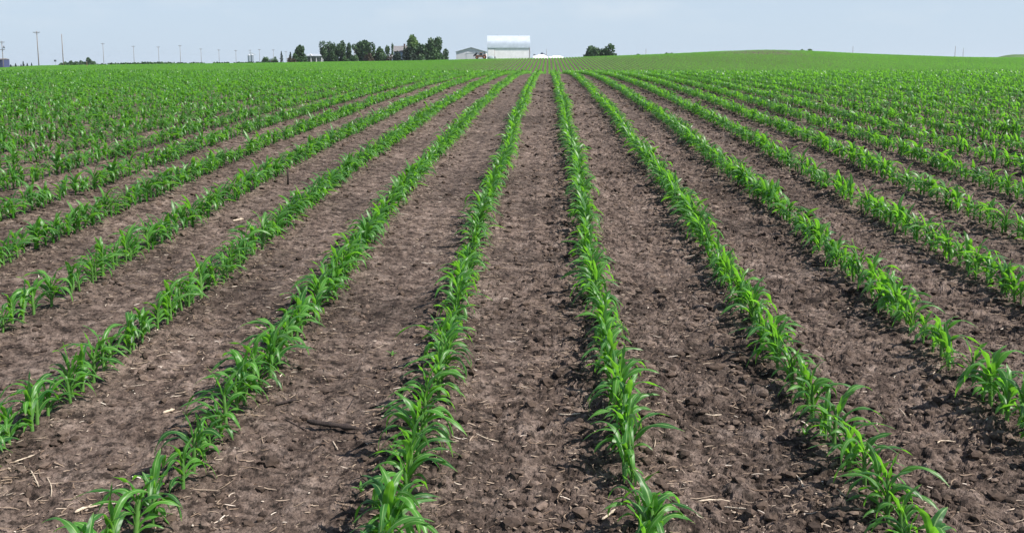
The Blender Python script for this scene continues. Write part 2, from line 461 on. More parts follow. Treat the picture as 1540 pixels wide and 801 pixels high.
# prototypes for individual plants
NPROTO = 22
protos = []
for i in range(NPROTO):
    r = np.random.default_rng(100 + i)
    parts = []
    V, F, al, ac = stalk_np()
    parts.append(('stalk', np_mesh('stalk', V, F, M_STALK, attrs={'tint': np.full(len(V), r.uniform(.2, .8)), 'along': al, 'across': ac}, link=False)))
    for s in plant_spec(r):
        V, F, al, ac = leaf_np(r, s['h0'], s['az'], s['L'], s['Wd'], s['a0'], s['a1'], 12, 4, s['twist'], s['power'], .42, .30)
        parts.append(('leaf', np_mesh('leaf', V, F, M_LEAF, attrs={'tint': np.full(len(V), r.uniform(0, 1)), 'along': al, 'across': ac}, link=False)))
    protos.append(parts)
rank = {}
ks_sorted = sorted(set(int(rows[i, 0]) for i in chosen))
byrow = {k: sorted([i for i in chosen if int(rows[i, 0]) == k], key=lambda i: rows[i, 2]) for k in ks_sorted}
ORD = ['nearest', 'second', 'third', 'fourth', 'fifth', 'sixth', 'seventh', 'eighth', 'ninth', 'tenth', 'eleventh', 'twelfth']
CNT = ['first', 'second', 'third', 'fourth', 'fifth', 'sixth', 'seventh', 'eighth', 'ninth', 'tenth', 'eleventh', 'twelfth']
def rowname(k):
    # row 0 is the first one right of the middle furrow, row -1 the first one left of it
    return f"{CNT[k]} row right of the middle furrow" if k >= 0 else f"{CNT[-k-1]} row left of the middle furrow"
first_of = {}
for k, lst in byrow.items():
    for j, i in enumerate(lst):
        pr = int(rng.integers(NPROTO))
        if j < len(ORD):
            w = ORD[j] + (' ' if j == 0 else ' nearest ')
            lab = f"young corn plant, {w}in the {rowname(k)}"
        else:
            lab = f"corn plant farther up the {rowname(k)}, past its nearest dozen"
        rz = rng.normal(0, .45) + (math.pi if rng.uniform() < .5 else 0)
        if pr not in first_of:
            root = empty('corn_plant', P3[i], rz)
            for nm, me in protos[pr]:
                o = bpy.data.objects.new(nm, me); COL.objects.link(o); o.parent = root
            first_of[pr] = root
        else:
            src = first_of[pr]
            root = src.copy(); COL.objects.link(root)
            for ch in list(src.children):
                c = ch.copy(); COL.objects.link(c); c.parent = root
            root.location = P3[i]
            root.rotation_euler = (0, 0, rz)
        s = float(scl[i]); root.scale = (s, s, s)
        root.rotation_euler[0] = float(rng.normal(0, .05)); root.rotation_euler[1] = float(rng.normal(0, .05))
        tag(root, lab, 'corn plant', 'young corn plants in the near rows')

# all other plants: one mesh
def variants(seed, count, segs, wide, nleaf=None, wmul=1.0, lmul=1.0, stalk=True):
    out = []
    for i in range(count):
        r = np.random.default_rng(seed + i)
        sp_ = plant_spec(r)
        if nleaf: sp_ = [sp_[j] for j in nleaf]
        Vs, Fs, al, ac, tn = [], [], [], [], []; n = 0
        if stalk:
            v, f, a, c = stalk_np(4)
            Vs.append(v); Fs.append(f); al.append(a); ac.append(c); tn.append(np.ones(len(v))); n += len(v)
        for s in sp_:
            v, f, a, c = leaf_np(r, s['h0'], s['az'], s['L'] * lmul, s['Wd'] * wmul, s['a0'], s['a1'], segs, wide, s['twist'], s['power'], .35, .0)
            Vs.append(v); Fs.append(f + n); al.append(a); ac.append(c); tn.append(np.full(len(v), r.uniform(0, 1))); n += len(v)
        out.append([np.concatenate(q) for q in (Vs, Fs, al, ac, tn)])
    return out
def scatter(P, S, vars_, r, tint_shift=None):
    which = r.integers(len(vars_), size=len(P))
    OV, OF, OA, OC, OT = [], [], [], [], []; n = 0
    for w, (V, F, al, ac, tn) in enumerate(vars_):
        q = np.where(which == w)[0]
        if not len(q): continue
        a = r.normal(0, .5, len(q)) + np.pi * (r.uniform(size=len(q)) < .5)
        ca, sa = np.cos(a)[:, None], np.sin(a)[:, None]
        s = S[q][:, None]
        X = (V[:, 0] * ca - V[:, 1] * sa) * s + P[q, 0][:, None]
        Y = (V[:, 0] * sa + V[:, 1] * ca) * s + P[q, 1][:, None]
        Z = V[:, 2] * s + P[q, 2][:, None]
        OV.append(np.stack([X, Y, Z], 2).reshape(-1, 3))
        OF.append((F[None] + (np.arange(len(q)) * len(V))[:, None, None] + n).reshape(-1, 4)); n += len(q) * len(V)
        OA.append(np.tile(al, len(q))); OC.append(np.tile(ac, len(q)))
        t = np.tile(tn, len(q)) * .75 + np.repeat(r.uniform(-.1, .35, len(q)), len(V))
        if tint_shift is not None: t += np.repeat(tint_shift[q], len(V))
        OT.append(np.clip(t, 0, 1))
    return [np.concatenate(q) for q in (OV, OF, OA, OC, OT)]
rest = ~is_ind
d_all = rows[:, 2]
sets = []
m1 = rest & (d_all < 17); sets.append((P3[m1], scl[m1], variants(300, 14, 7, 2, None, 1.08)))
m2 = rest & (d_all >= 17) & (d_all < 34); sets.append((P3[m2], scl[m2], variants(400, 16, 5, 1, [1, 2, 3, 4, 5, 6, 7, 8], 1.25)))
m3 = rest & (d_all >= 34); sets.append((P3[m3], scl[m3], variants(500, 16, 3, 1, [2, 3, 4, 5, 6, 7, 8], 1.6)))
# the far rise (rows continue beyond the dip)
FR = []
for k in range(-215, 190):
    x0 = ROW0 + k * SP
    ys_ = np.arange(128 + (k % 5) * .06, 247, .17)
    FR.append(np.stack([np.full(len(ys_), x0), ys_], 1))
FR = np.concatenate(FR)
FR = FR[np.abs(FR[:, 0] / FR[:, 1] + .035) < .66]
FR[:, 1] += rng.uniform(-.1, .1, len(FR)); FR[:, 0] += rng.normal(0, .03, len(FR))
sx = VP_X + F_PX * FR[:, 0] / FR[:, 1]
# thinner stand in the middle and on the dry knoll of the hill
thin = .30 * smooth(620, 800, sx) * (1 - smooth(900, 1080, sx)) * (.6 + .8 * perlin(FR[:, 0] * .03, FR[:, 1] * .05, 31))
knoll = .72 * smooth(1040, 1100, sx) * (1 - smooth(1160, 1230, sx)) * smooth(205, 225, FR[:, 1] + 14 * perlin(FR[:, 0] * .06, FR[:, 1] * .02, 33)) * (1 - .0 * sx)
keep = rng.uniform(size=len(FR)) > np.maximum(thin, knoll) + .1 * perlin(FR[:, 0] * .08, FR[:, 1] * .04, 35)
FR = FR[keep]
PF = np.stack([FR[:, 0], FR[:, 1], zg(FR[:, 0], FR[:, 1])], 1)
SF = np.clip(rng.normal(1.2, .15, len(FR)), .7, 1.6)
sets.append((PF, SF, variants(700, 12, 2, 1, [2, 3, 4, 6], 2.7, 1.0, stalk=False)))
acc = [[], [], [], [], []]; n = 0
for P_, S_, v_ in sets:
    sh = .35 * perlin(P_[:, 0] * .05, P_[:, 1] * .03, 41) + .15 * (P_[:, 1] > 110)
    o = scatter(P_, S_, v_, rng, sh)
    o[1] = o[1] + n; n += len(o[0])
    for a, b in zip(acc, o): a.append(b)
V, F, al, ac, tn = [np.concatenate(a) for a in acc]
print('corn stuff verts', len(V), 'faces', len(F))
o = np_mesh('corn_rows', V, F, M_LEAF, attrs={'tint': tn, 'along': al, 'across': ac})
tag(o, 'dense rows of young green corn filling the field up to the horizon', 'corn', kind='stuff')
del acc, V, F

# ------------------------------------------------------------------ litter on the soil
def ico(n=1):
    import bmesh
    bm = bmesh.new(); bmesh.ops.create_icosphere(bm, subdivisions=n, radius=1)
    V = np.array([v.co[:] for v in bm.verts]); F = np.array([[v.index for v in f.verts] for f in bm.faces]); bm.free(); return V, F
def rnd_field(n, y1, pw=2.0):
    """points thrown over the near ground, denser close by"""
    q = rng.uniform(size=n) ** pw
    y = 1.6 + (y1 - 1.6) * q
    x = rng.uniform(-.66, .62, n) * (y + .9)
    return x, y
IV, IF = ico(2)
JV, JF = ico(1)
def clod_shape(r, s):
    V = IV * np.array([r.uniform(.8, 1.4), r.uniform(.7, 1.2), r.uniform(.45, .85)])
    f = 1 + .35 * perlin(V[:, 0] * 1.6 + s, V[:, 1] * 1.6 + V[:, 2] * 1.3, 51) * 2 + .25 * perlin(V[:, 0] * 3.7, V[:, 2] * 3.7 + s + V[:, 1] * 2, 52) * 2
    return V * f[:, None]
x, y = rnd_field(42000, 34, 1.9)
rd = row_dist(x)
pk = (.25 + .75 * smooth(-.5, .1, x)) + .4 * (rd < .2)
k_ = rng.uniform(size=len(x)) < pk * .85
x, y = x[k_], y[k_]
z = zs(x, y)
size = (.003 + .016 * rng.uniform(size=len(x)) ** 2.6) * (1 + .06 * y)
_iv = IV; IV = JV; shapes = [clod_shape(np.random.default_rng(900 + i), i * 3.1) for i in range(14)]; IV = _iv
OV, OF, OT = [], [], []; n = 0
I1V, I1F = IV, IF
for i in range(len(x)):
    a = rng.uniform(0, 6.28); ca, sa = math.cos(a), math.sin(a)
    S = shapes[i % 14] * size[i]
    OV.append(np.stack([S[:, 0] * ca - S[:, 1] * sa + x[i], S[:, 0] * sa + S[:, 1] * ca + y[i], S[:, 2] + z[i] + size[i] * .25], 1))
    OF.append(JF + n); n += len(JV); OT.append(np.full(len(JV), rng.uniform(0, 1)))
tag(np_mesh('soil_crumbs', np.concatenate(OV), np.concatenate(OF), M_CLOD, attrs={'tint': np.concatenate(OT)}, smooth_=False),
    'dark crumbs of loose soil scattered between the corn rows', 'soil crumbs', kind='stuff')
# straw
x, y = rnd_field(70000, 34, 1.6)
pat = .5 + 1.2 * perlin(x * .8, y * .8, 61) + .35 * (row_dist(x) < .22)
k_ = rng.uniform(size=len(x)) < np.clip(pat, .12, 1)
x, y = x[k_], y[k_]; z = zs(x, y)
OV, OF, OT = [], [], []; n = 0
for i in range(len(x)):
    big = rng.uniform() < .04
    L = rng.uniform(.045, .11) if big else (.007 + .04 * rng.uniform() ** 2)
    w = rng.uniform(.001, .0030)
    a = rng.normal(0, .9); ca, sa = math.cos(a), math.sin(a)
    m = 5; t = np.linspace(-.5, .5, m)
    bend = rng.normal(0, .12) * L; 
    cx = t * L * ca - (4 * t * t) * bend * sa + x[i]; cy = t * L * sa + (4 * t * t) * bend * ca + y[i]
    cz = np.full(m, z[i]) + .003 + rng.uniform(0, .004) + t * L * rng.normal(0, .14)
    if L > .045: cz = np.maximum(cz, zs(cx, cy) + .002)
    wv = w * np.array([.6, 1, 1, .9, .4])
    lft = np.stack([cx - sa * wv, cy + ca * wv, cz], 1); rgt = np.stack([cx + sa * wv, cy - ca * wv, cz], 1); top = np.stack([cx, cy, cz + wv * .8], 1)
    OV.append(np.stack([lft, top, rgt], 1).reshape(-1, 3))
    idx = np.arange(m * 3).reshape(m, 3)
    OF.append(np.stack([idx[:-1, :-1].ravel(), idx[:-1, 1:].ravel(), idx[1:, 1:].ravel(), idx[1:, :-1].ravel()], 1) + n); n += m * 3
    OT.append(np.full(m * 3, np.clip(rng.normal(.42, .27), 0, 1)))
tag(np_mesh('straw_litter', np.concatenate(OV), np.concatenate(OF), M_STRAW, attrs={'tint': np.concatenate(OT)}),
    'chopped pale straw and old stalk shreds littering the soil', 'straw litter', kind='stuff')

# clods one can point at
CL = [(405, 690, 15, 'flat dark soil clod below the long dark stalk piece, left furrow'),
      (487, 581, 9, 'small dark soil clod above the long dark stalk piece'),
      (1467, 680, 13, 'dark soil clod near the right edge of the bare furrow at lower right'),
      (1292, 612, 13, 'dark soil clod beside the second corn row right of the middle'),
      (1330, 610, 12, 'dark soil clod in the furrow between second and third right rows'),
      (1078, 547, 15, 'broad dark soil clod in the furrow right of the first right row'),
      (1140, 633, 13, 'dark soil clod halfway between the two nearest right rows'),
      (822, 572, 13, 'dark soil clod in the middle furrow, upper one of two'),
      (798, 607, 12, 'dark soil clod in the middle furrow, lower one of two'),
      (770, 782, 16, 'dark soil clod at the bottom of the middle furrow'),
      (372, 776, 13, 'brown soil clod near the bottom between the two left rows'),
      (1160, 772, 14, 'dark soil clod near the bottom of the furrow right of middle'),
      (1040, 602, 11, 'dark soil clod beside the first right row of corn'),
      (1500, 735, 14, 'dark soil clod near the bottom right corner')]
for i, (a, b, r_, lab) in enumerate(CL):
    p = hit(a, b); d = project(p)[2]; r = r_ * .78 / F_PX * d
    S = clod_shape(np.random.default_rng(50 + i), i * 7.7) * r
    o = np_mesh('soil_clod', S, IF, M_CLOD, attrs={'tint': np.full(len(S), .15 + .3 * (i % 3) / 2)}, smooth_=False)
    o.location = (p[0], p[1], float(zs(p[0], p[1])[0]) + r * .2)
    tag(o, lab, 'soil clod', 'larger soil clods')
def stalk_piece(name, ax, ay, bx, by, rad, mat, lab, cat, lift=.0, flat=.6, bow=0.0, group=None):
    A, B = hit(ax, ay), hit(bx, by); n_ = 9
    mb = MB(); pts = []; rs = []
    mid = (A + B) / 2
    nrm = np.array([-(B - A)[1], (B - A)[0], 0])
    for i in range(n_):
        t = i / (n_ - 1); p = A * (1 - t) + B * t + nrm * bow * math.sin(math.pi * t)
        p[2] = float(zs(p[0], p[1])[0])
        pts.append(p); rs.append(rad * (.8 + .25 * math.sin(i * 2.3) + (.25 if i in (2, 6) else 0)) * (.6 if i in (0, n_ - 1) else 1))
    # a stiff piece: rests on the high spots instead of following each crumb
    zl = np.linspace(pts[0][2], pts[-1][2], n_); bump_ = max(pts[i][2] - zl[i] for i in range(n_))
    for i in range(n_): pts[i][2] = zl[i] + max(0, bump_) * .5 + rad * .6 + lift
    pts = [Vector(p - mid) for p in pts]
    mb.tube(pts, rs, 9)
    o = mb.build(name, mat, None, True); o.location = [float(v) for v in mid]
    return tag(o, lab, cat, group)
stalk_piece('stalk_piece', 462, 633, 540, 643, .0118, M_DARKWOOD, 'thick dark weathered stalk piece lying in the furrow left of middle', 'stalk piece', .015)
stalk_piece('stalk_piece', 415, 606, 446, 599, .006, M_DARKWOOD, 'thin dark stalk piece above and left of the thick dark one', 'stalk piece', .002)
stalk_piece('stalk_piece', 428, 626, 462, 638, .0028, M_DARKWOOD, 'thin dark twig pointing at the left end of the thick stalk piece', 'twig', .001)
stalk_piece('stalk_piece', 524, 606, 534, 590, .002, M_DARKWOOD, 'small dark twig above the right end of the thick stalk piece', 'twig', .004)
HK = [(1076, 750, 1130, 768, .004, 'long pale dry stalk in the bottom of the furrow right of middle'),
      (1050, 748, 1098, 744, .005, 'pale dry leaf strip beside the long pale stalk near the bottom'),
      (905, 778, 925, 768, .006, 'pale husk piece at the bottom beside the first right row'),
      (1050, 620, 1085, 622, .004, 'pale dry stalk sliver between the first and second right rows'),
      (840, 616, 873, 620, .005, 'pale dry stalk piece in the middle furrow near the first right row'),
      (1410, 662, 1438, 655, .004, 'pale dry stalk piece in the furrow at lower right'),
      (1352, 608, 1362, 622, .003, 'small pale stalk shard leaning by a dark clod at right'),
      (1195, 712, 1208, 732, .004, 'pale bent stalk piece left of the second right row'),
      (22, 693, 52, 683, .004, 'pale dry leaf strip at the left edge near the bottom'),
      (46, 706, 58, 726, .004, 'pale curved stalk piece in the lower left corner furrow'),
      (112, 762, 146, 750, .008, 'broad pale husk piece near the bottom left corn row'),
      (70, 712, 76, 738, .003, 'thin upright pale straw in the lower left furrow'),
      (715, 650, 750, 652, .003, 'thin pale straw across the middle furrow'),
      (500, 655, 508, 668, .004, 'short pale shard just below the thick dark stalk piece'),
      (245, 616, 262, 608, .009, 'broad pale husk flake left of the second left row'),
      (350, 329, 366, 325, .012, 'pale flake lying far up the left furrows')]
for a in HK:
    stalk_piece('dry_stalk', *a[:4], a[4] * .72, M_DRYCORN, a[5], 'dry stalk', .001, bow=rng.normal(0, .08))
p = hit(433, 275)
mb = MB(); mb.tube([(0, 0, -.03), (.004, .002, .06), (.002, 0, .13)], [.011, .010, .007], 8)
o = mb.build('stalk_stub', M_DARKWOOD, None, True); o.location = [float(v) for v in p]
tag(o, 'dark upright old stalk stub standing in a corn row at left', 'stalk stub')

for i, (a, b, lab) in enumerate([(1211, 652, 'tiny green weed seedling left of the second right corn row'), (543, 740, 'tiny green weed seedling left of the first left corn row near the bottom'), (590, 526, 'tiny yellow-green weed seedling in the furrow left of the first left row'), (1232, 586, 'small weed seedling just right of the second right corn row')]):
    p = hit(a, b); r = np.random.default_rng(77 + i)
    root = empty('weed_seedling', (p[0], p[1], float(zs(p[0], p[1])[0])), 0, lab, 'weed')
    for j in range(4):
        V, F, al, ac = leaf_np(r, .002, j * 1.6 + r.uniform(0, .5), r.uniform(.03, .055), .010, .35, r.uniform(1.0, 1.9), 6, 2, 0, 1.3, .3, .0)
        np_mesh('leaf', V, F, M_LEAF, root, {'tint': np.full(len(V), .9), 'along': al, 'across': ac})
# ------------------------------------------------------------------ trees
def leaf_cloud(r, pts, size):
    n = len(pts)
    A = r.normal(size=(n, 3)); A /= np.linalg.norm(A, axis=1)[:, None]
    B = np.cross(A, r.normal(size=(n, 3))); B /= np.linalg.norm(B, axis=1)[:, None]
    s = size * r.uniform(.6, 1.3, n)[:, None]
    V = np.stack([pts - A * s - B * s * .6, pts + A * s * .7 - B * s * .8, pts + A * s + B * s * .6, pts - A * s * .6 + B * s * .9], 1).reshape(-1, 3)
    F = np.arange(4 * n).reshape(n, 4)
    return V, F
def tree(pxl, pxr, ytop, D, label, kind='round', mat=None, name='tree', cat='tree', seed=0, ybase=None, group=None, low=.08):
    r = np.random.default_rng(2000 + seed)
    c = W((pxl + pxr) / 2, 90, D)
    top = W((pxl + pxr) / 2, ytop, D)[2]
    base = float(zg(c[0], D)); H = top - base; Wd = (pxr - pxl) / F_PX * D
    root = empty(name, (c[0], D, base), 0, label, cat, group)
    mb = MB(); tr = max(.07, H * .022)
    mb.tube([(0, 0, -.3), (tr * .4, 0, H * .3), (-tr * .3, tr * .3, H * .6), (0, 0, H * .88)], [tr * 1.3, tr, tr * .6, tr * .15], 7)
    pts = []
    if kind == 'spruce':
        n = int(700); q = r.uniform(0, 1, n) ** 1.25
        z = H * (low + (1 - low) * q); rad = Wd / 2 * (1 - q) ** .85 * (.75 + .35 * np.sin(q * 40) * .5 + .2)
        a = r.uniform(0, 6.283, n); rr = rad * r.uniform(.45, 1.05, n)
        pts = np.stack([rr * np.cos(a), rr * np.sin(a), z - .12 * rr], 1); size = max(.22, Wd * .05)
    else:
        if kind == 'column': lob = 9
        elif kind == 'shrub': lob = 6
        else: lob = 13
        allp = []
        for i in range(lob):
            a = r.uniform(0, 6.283); 
            if kind == 'column': hz = r.uniform(.12, .88); off = Wd * .16; lr = Wd * r.uniform(.26, .4); lh = H * r.uniform(.10, .16)
            elif kind == 'shrub': hz = r.uniform(.25, .72); off = Wd * .28; lr = Wd * r.uniform(.2, .34); lh = H * r.uniform(.2, .3)
            else:
                hz = r.uniform(.2 + low, .84); w = math.sin(math.pi * min(.95, hz * .9 + .06)); off = Wd * .27 * w; lr = Wd * r.uniform(.19, .28); lh = H * r.uniform(.12, .19)
            cx, cy, cz = off * math.cos(a), off * math.sin(a), hz * H
            if kind != 'shrub' and i % 2 == 0:
                mb.tube([(0, 0, cz * .55), (cx * .5, cy * .5, cz * .8), (cx * .95, cy * .95, cz)], [tr * .5, tr * .35, tr * .1], 5)
            n = 260
            v = r.normal(size=(n, 3)); v /= np.linalg.norm(v, axis=1)[:, None]; v *= r.uniform(.35, 1.08, n)[:, None] ** .6
            allp.append(v * np.array([lr, lr, lh]) + np.array([cx, cy, cz]))
        pts = np.concatenate(allp)
        # make the crown reach its full width, height and foot
        pts[:, 2] = np.interp(pts[:, 2], [pts[:, 2].min(), pts[:, 2].max()], [H * low, H])
        m = np.percentile(np.abs(pts[:, 0]), 97); pts[:, :2] *= (Wd / 2) / m
        size = max(.22, min(Wd * .07, .5))
    V, F = leaf_cloud(r, pts, size)
    t = np.clip(.5 + 1.1 * perlin(V[:, 0] / max(.6, Wd * .16), V[:, 2] / max(.6, Wd * .16) + V[:, 1], 71) + r.normal(0, .12, len(V)), 0, 1)
    np_mesh('crown', V, F, mat or M_TREE, root, {'tint': t}, False)
    mb.build('trunk', M_BARK, root, True)
    return root
T = tree
sd = iter(range(1000))
# far left tree line
for i, (l, r_, t) in enumerate([(4, 13, 96.5), (11, 20, 97.2), (19, 27, 95.6), (28, 34, 97), (31, 38, 92), (37, 44, 95), (44, 50, 94.8)]):
    T(l, r_, t, 700, f"{['small','low round','pointed','tiny','tallest slim','medium pointed','last right-hand'][i]} dark spruce of the far left clump between the first two poles", 'spruce', M_SPRUCE, 'spruce_tree', seed=next(sd), group='far spruces at the left edge')
for i, (l, r_, t, n_) in enumerate([(87, 94, 94.5, 'leftmost'), (93, 101, 93, 'second'), (100, 104, 94, 'narrow third'), (103, 111, 91.5, 'peaked fourth'), (110, 118, 92.5, 'broad middle'), (117, 126, 91, 'bushy sixth'), (134, 144, 91.5, 'rightmost low')]):
    T(l, r_, t, 760, f"{n_} hazy tree of the grove behind the dark hedge at far left", 'round', M_TREEM, 'broadleaf_tree', seed=next(sd), group='hazy grove at far left')
T(125, 137, 87, 760, 'tallest dome-shaped tree of the far left grove', 'round', M_TREE, 'broadleaf_tree', seed=next(sd))
def hedge(px0, px1, y0, y1, D, label, sdn):
    r = np.random.default_rng(3000 + sdn)
    A, B = W(px0, y0, D), W(px1, y1, D); n = int(abs(px1 - px0) * 26)
    u = r.uniform(0, 1, n); x = A[0] * (1 - u) + B[0] * u
    topz = A[2] * (1 - u) + B[2] * u + .7 * perlin(x * .22, x * 0 + sdn, 81) + .25 * perlin(x * .9, x * 0 + sdn, 82)
    gz = zg(x, np.full(n, D)); q = r.uniform(0, 1, n) ** .55
    yy = r.uniform(-1.4, 1.4, n)
    pts = np.stack([x, yy, gz + (topz - gz) * q * (1 - .03 * yy * yy)], 1)
    ox = (A[0] + B[0]) / 2; oz = float(zg(ox, D))
    pts -= np.array([ox, 0, oz])
    V, F = leaf_cloud(r, pts, .42)
    t = np.clip(.45 + perlin(V[:, 0] * .3, V[:, 2] * .5, 83) + r.normal(0, .12, len(V)), 0, 1)
    o = np_mesh('hedge', V, F, M_TREE, None, {'tint': t}, False); o.location = (ox, D, oz)
    tag(o, label, 'hedge')
hedge(90, 212, 97.8, 94.2, 420, 'dark green hedge running from the second tall pole to the right, below the hazy grove', 1)
hedge(212, 306, 93.6, 94.4, 425, 'dark green hedge behind the field under the row of thin utility poles', 2)
hedge(321, 345, 94.0, 94.2, 430, 'short dark hedge piece between two gaps, left of the bins', 3)
hedge(352, 402, 94.0, 93.2, 430, 'low dark hedge in front of the two grain bins', 4)
# farmstead trees, left cluster
FD = 500
T(394, 406, 86, 560, 'leftmost low round shrub of the farmstead, pale green', 'shrub', M_TREEM, 'shrub', 'shrub', next(sd))
T(404, 413, 87, 560, 'second low round shrub of the farmstead, beside the leftmost', 'shrub', M_TREEM, 'shrub', 'shrub', next(sd))
T(412, 419, 85, 540, 'narrow grey-green shrub left of the dark cone-shaped spruce', 'shrub', M_TREEM, 'shrub', 'shrub', next(sd))
T(417, 430, 77.5, FD, 'dark cone-shaped spruce at the left end of the farmstead', 'spruce', M_SPRUCE, 'spruce_tree', 'tree', next(sd), low=.03)
T(430, 444, 78.5, FD, 'dark spruce left of the bare-topped broadleaf tree', 'spruce', M_SPRUCE, 'spruce_tree', 'tree', next(sd), low=.03)
T(433, 448, 86, FD - 8, 'reddish brown bush at the foot of the second spruce', 'shrub', M_BROWNF, 'shrub', 'shrub', next(sd))
T(442, 460, 68, FD + 4, 'mid-height broadleaf tree with ragged open crown left of the machine shed', 'round', M_TREE, 'broadleaf_tree', 'tree', next(sd))
T(439, 449, 80, FD + 1, 'small light tree in front of the ragged broadleaf tree', 'round', M_TREEM, 'broadleaf_tree', 'tree', next(sd))
T(482, 494, 62, FD, 'slim tall tree at the left of the second farmstead clump', 'column', M_TREE, 'broadleaf_tree', 'tree', next(sd))
T(488, 501, 62.5, FD + 5, 'slim tree with pale trunk right beside the slim leftmost one', 'column', M_TREE, 'broadleaf_tree', 'tree', next(sd))
T(495, 508, 64, FD, 'dense dark tree in the middle of the second farmstead clump', 'round', M_TREE, 'broadleaf_tree', 'tree', next(sd))
T(504, 519, 61.5, FD + 3, 'broad tall tree at the right of the second farmstead clump', 'round', M_TREE, 'broadleaf_tree', 'tree', next(sd))
T(515, 527, 82, FD - 6, 'low green bush under the gap between two tree clumps', 'shrub', M_TREEM, 'shrub', 'shrub', next(sd))
T(521, 533, 64, FD, 'dark tree with straight left side in the third farmstead clump', 'round', M_TREE, 'broadleaf_tree', 'tree', next(sd))
T(528, 538, 66, FD - 5, 'lighter green tree in front, middle of the third clump', 'column', M_TREEM, 'broadleaf_tree', 'tree', next(sd))
T(534, 549, 62.5, FD + 6, 'dark domed tree in the middle of the third farmstead clump', 'round', M_TREE, 'broadleaf_tree', 'tree', next(sd))
T(543, 565, 60.5, FD, 'wide spreading tree at the right end of the third clump', 'round', M_TREE, 'broadleaf_tree', 'tree', next(sd))
T(548, 562, 80, FD - 7, 'dull low bush under the wide spreading tree', 'shrub', M_BROWNF, 'shrub', 'shrub', next(sd))
T(565, 580, 70.5, FD, 'medium blue-green tree standing alone left of the house', 'round', M_TREEM, 'broadleaf_tree', 'tree', next(sd))
T(570, 581, 78, FD - 8, 'dark low tree in front of the medium blue-green tree', 'shrub', M_TREE, 'shrub', 'shrub', next(sd))
T(580, 586, 68, FD + 30, 'left one of two thin pointed trees beside the house', 'column', M_TREEM, 'pointed_tree', 'tree', next(sd))
T(587, 592, 65, FD + 30, 'right taller one of two thin pointed trees beside the house', 'column', M_TREEM, 'pointed_tree', 'tree', next(sd))
T(580, 592, 81, FD - 8, 'reddish brown bush in front of the thin pointed trees', 'shrub', M_BROWNF, 'shrub', 'shrub', next(sd))
T(599, 618, 70, FD - 12, 'very dark broad spruce hiding the right half of the house', 'spruce', M_SPRUCE, 'spruce_tree', 'tree', next(sd), low=.02)
T(593, 610, 77.5, FD - 14, 'dark low bush sloping down in front of the farmhouse', 'shrub', M_SPRUCE, 'shrub', 'shrub', next(sd))
T(608, 626, 70, FD - 10, 'dark rounded tree below the light green crown', 'round', M_SPRUCE, 'dark_tree', 'tree', next(sd), low=.02)
T(614, 640, 53, FD + 8, 'tall light green willow-like crown rising above its dark neighbours', 'round', M_TREEL, 'light_green_tree', 'tree', next(sd))
T(620, 642, 66, FD - 6, 'dark green tree under the light green crown, right side', 'round', M_TREE, 'broadleaf_tree', 'tree', next(sd), low=.02)
T(636, 655, 57, FD - 2, 'big dark tree next to the light green one', 'round', M_TREE, 'broadleaf_tree', 'tree', next(sd), low=.02)
T(646, 665, 56, FD, 'big dark tree with ragged right edge in the right clump', 'round', M_TREE, 'broadleaf_tree', 'tree', next(sd), low=.02)
T(650, 667, 72, FD - 8, 'dull green low tree at the foot of the big ragged dark tree', 'shrub', M_TREEM, 'shrub', 'shrub', next(sd))
T(661, 674, 73.5, FD, 'small rounded dark tree at the right end of the farmstead', 'round', M_TREE, 'broadleaf_tree', 'tree', next(sd), low=.02)
# pair right of the barn
T(880, 904, 68.5, 470, 'left one of two round dark trees standing alone on the crest', 'round', M_TREE, 'broadleaf_tree', 'tree', next(sd), low=.02)
T(902.5, 928, 66.5, 470, 'right one of two round dark trees standing alone on the crest', 'round', M_TREE, 'broadleaf_tree', 'tree', next(sd), low=.02)
T(954, 968, 81.6, 640, 'tiny treetop just showing over the crest right of the tree pair', 'round', M_TREEM, 'broadleaf_tree', 'tree', next(sd))
T(998, 1014, 79.6, 640, 'tiny low treetop on the rising crest line', 'round', M_TREEM, 'broadleaf_tree', 'tree', next(sd))
T(1202, 1214, 74.4, 900, 'low hazy treetop showing over the hill, left one', 'round', M_TREEM, 'broadleaf_tree', 'tree', next(sd))
T(1211, 1224, 74.1, 900, 'low hazy treetop showing over the hill, right one', 'round', M_TREEM, 'broadleaf_tree', 'tree', next(sd))

# ------------------------------------------------------------------ utility poles
def pole(px, ytop, D, label, arm=True, arms=1, extra=False):
    c = W(px, ytop, D); b = float(zg(c[0], D)); H = c[2] - b
    root = empty('utility_pole', (c[0], D, b), YAW * 0, label, 'utility pole', 'utility poles along the far road')
    mb = MB(); mb.tube([(0, 0, -.4), (0, 0, H * .5), (0, 0, H)], [.19, .16, .12], 8); mb.build('shaft', M_POLE, root, True)
    for j in range(arms if arm else 0):
        z = H - .55 - j * 3.2
        mb = MB(); mb.box(-1.25, 1.25, -.19, -.07, z, z + .17)
        mb.tube([(-.8, -.13, z), (0, -.13, z - .7)], .03, 5); mb.tube([(.8, -.13, z), (0, -.13, z - .7)], .03, 5)
        a = mb.build('crossarm', M_POLE, root)
        for xx in (-1.15, -.45, .45, 1.15):
            mi = MB(); mi.tube([(xx, -.13, z + .17), (xx, -.13, z + .3), (xx, -.13, z + .36)], [.045, .07, .02], 6); mi.build('insulator', M_SIGN, a, True)
    if extra:
        mt = MB(); mt.tube([(.95, -.2, H - 3.1), (.95, -.2, H - 2.0)], .3, 10); mt.tube([(0, -.2, H - 2.6), (.7, -.2, H - 2.6)], .05, 5)
        mt.build('transformer', M_SIGN, root, True)
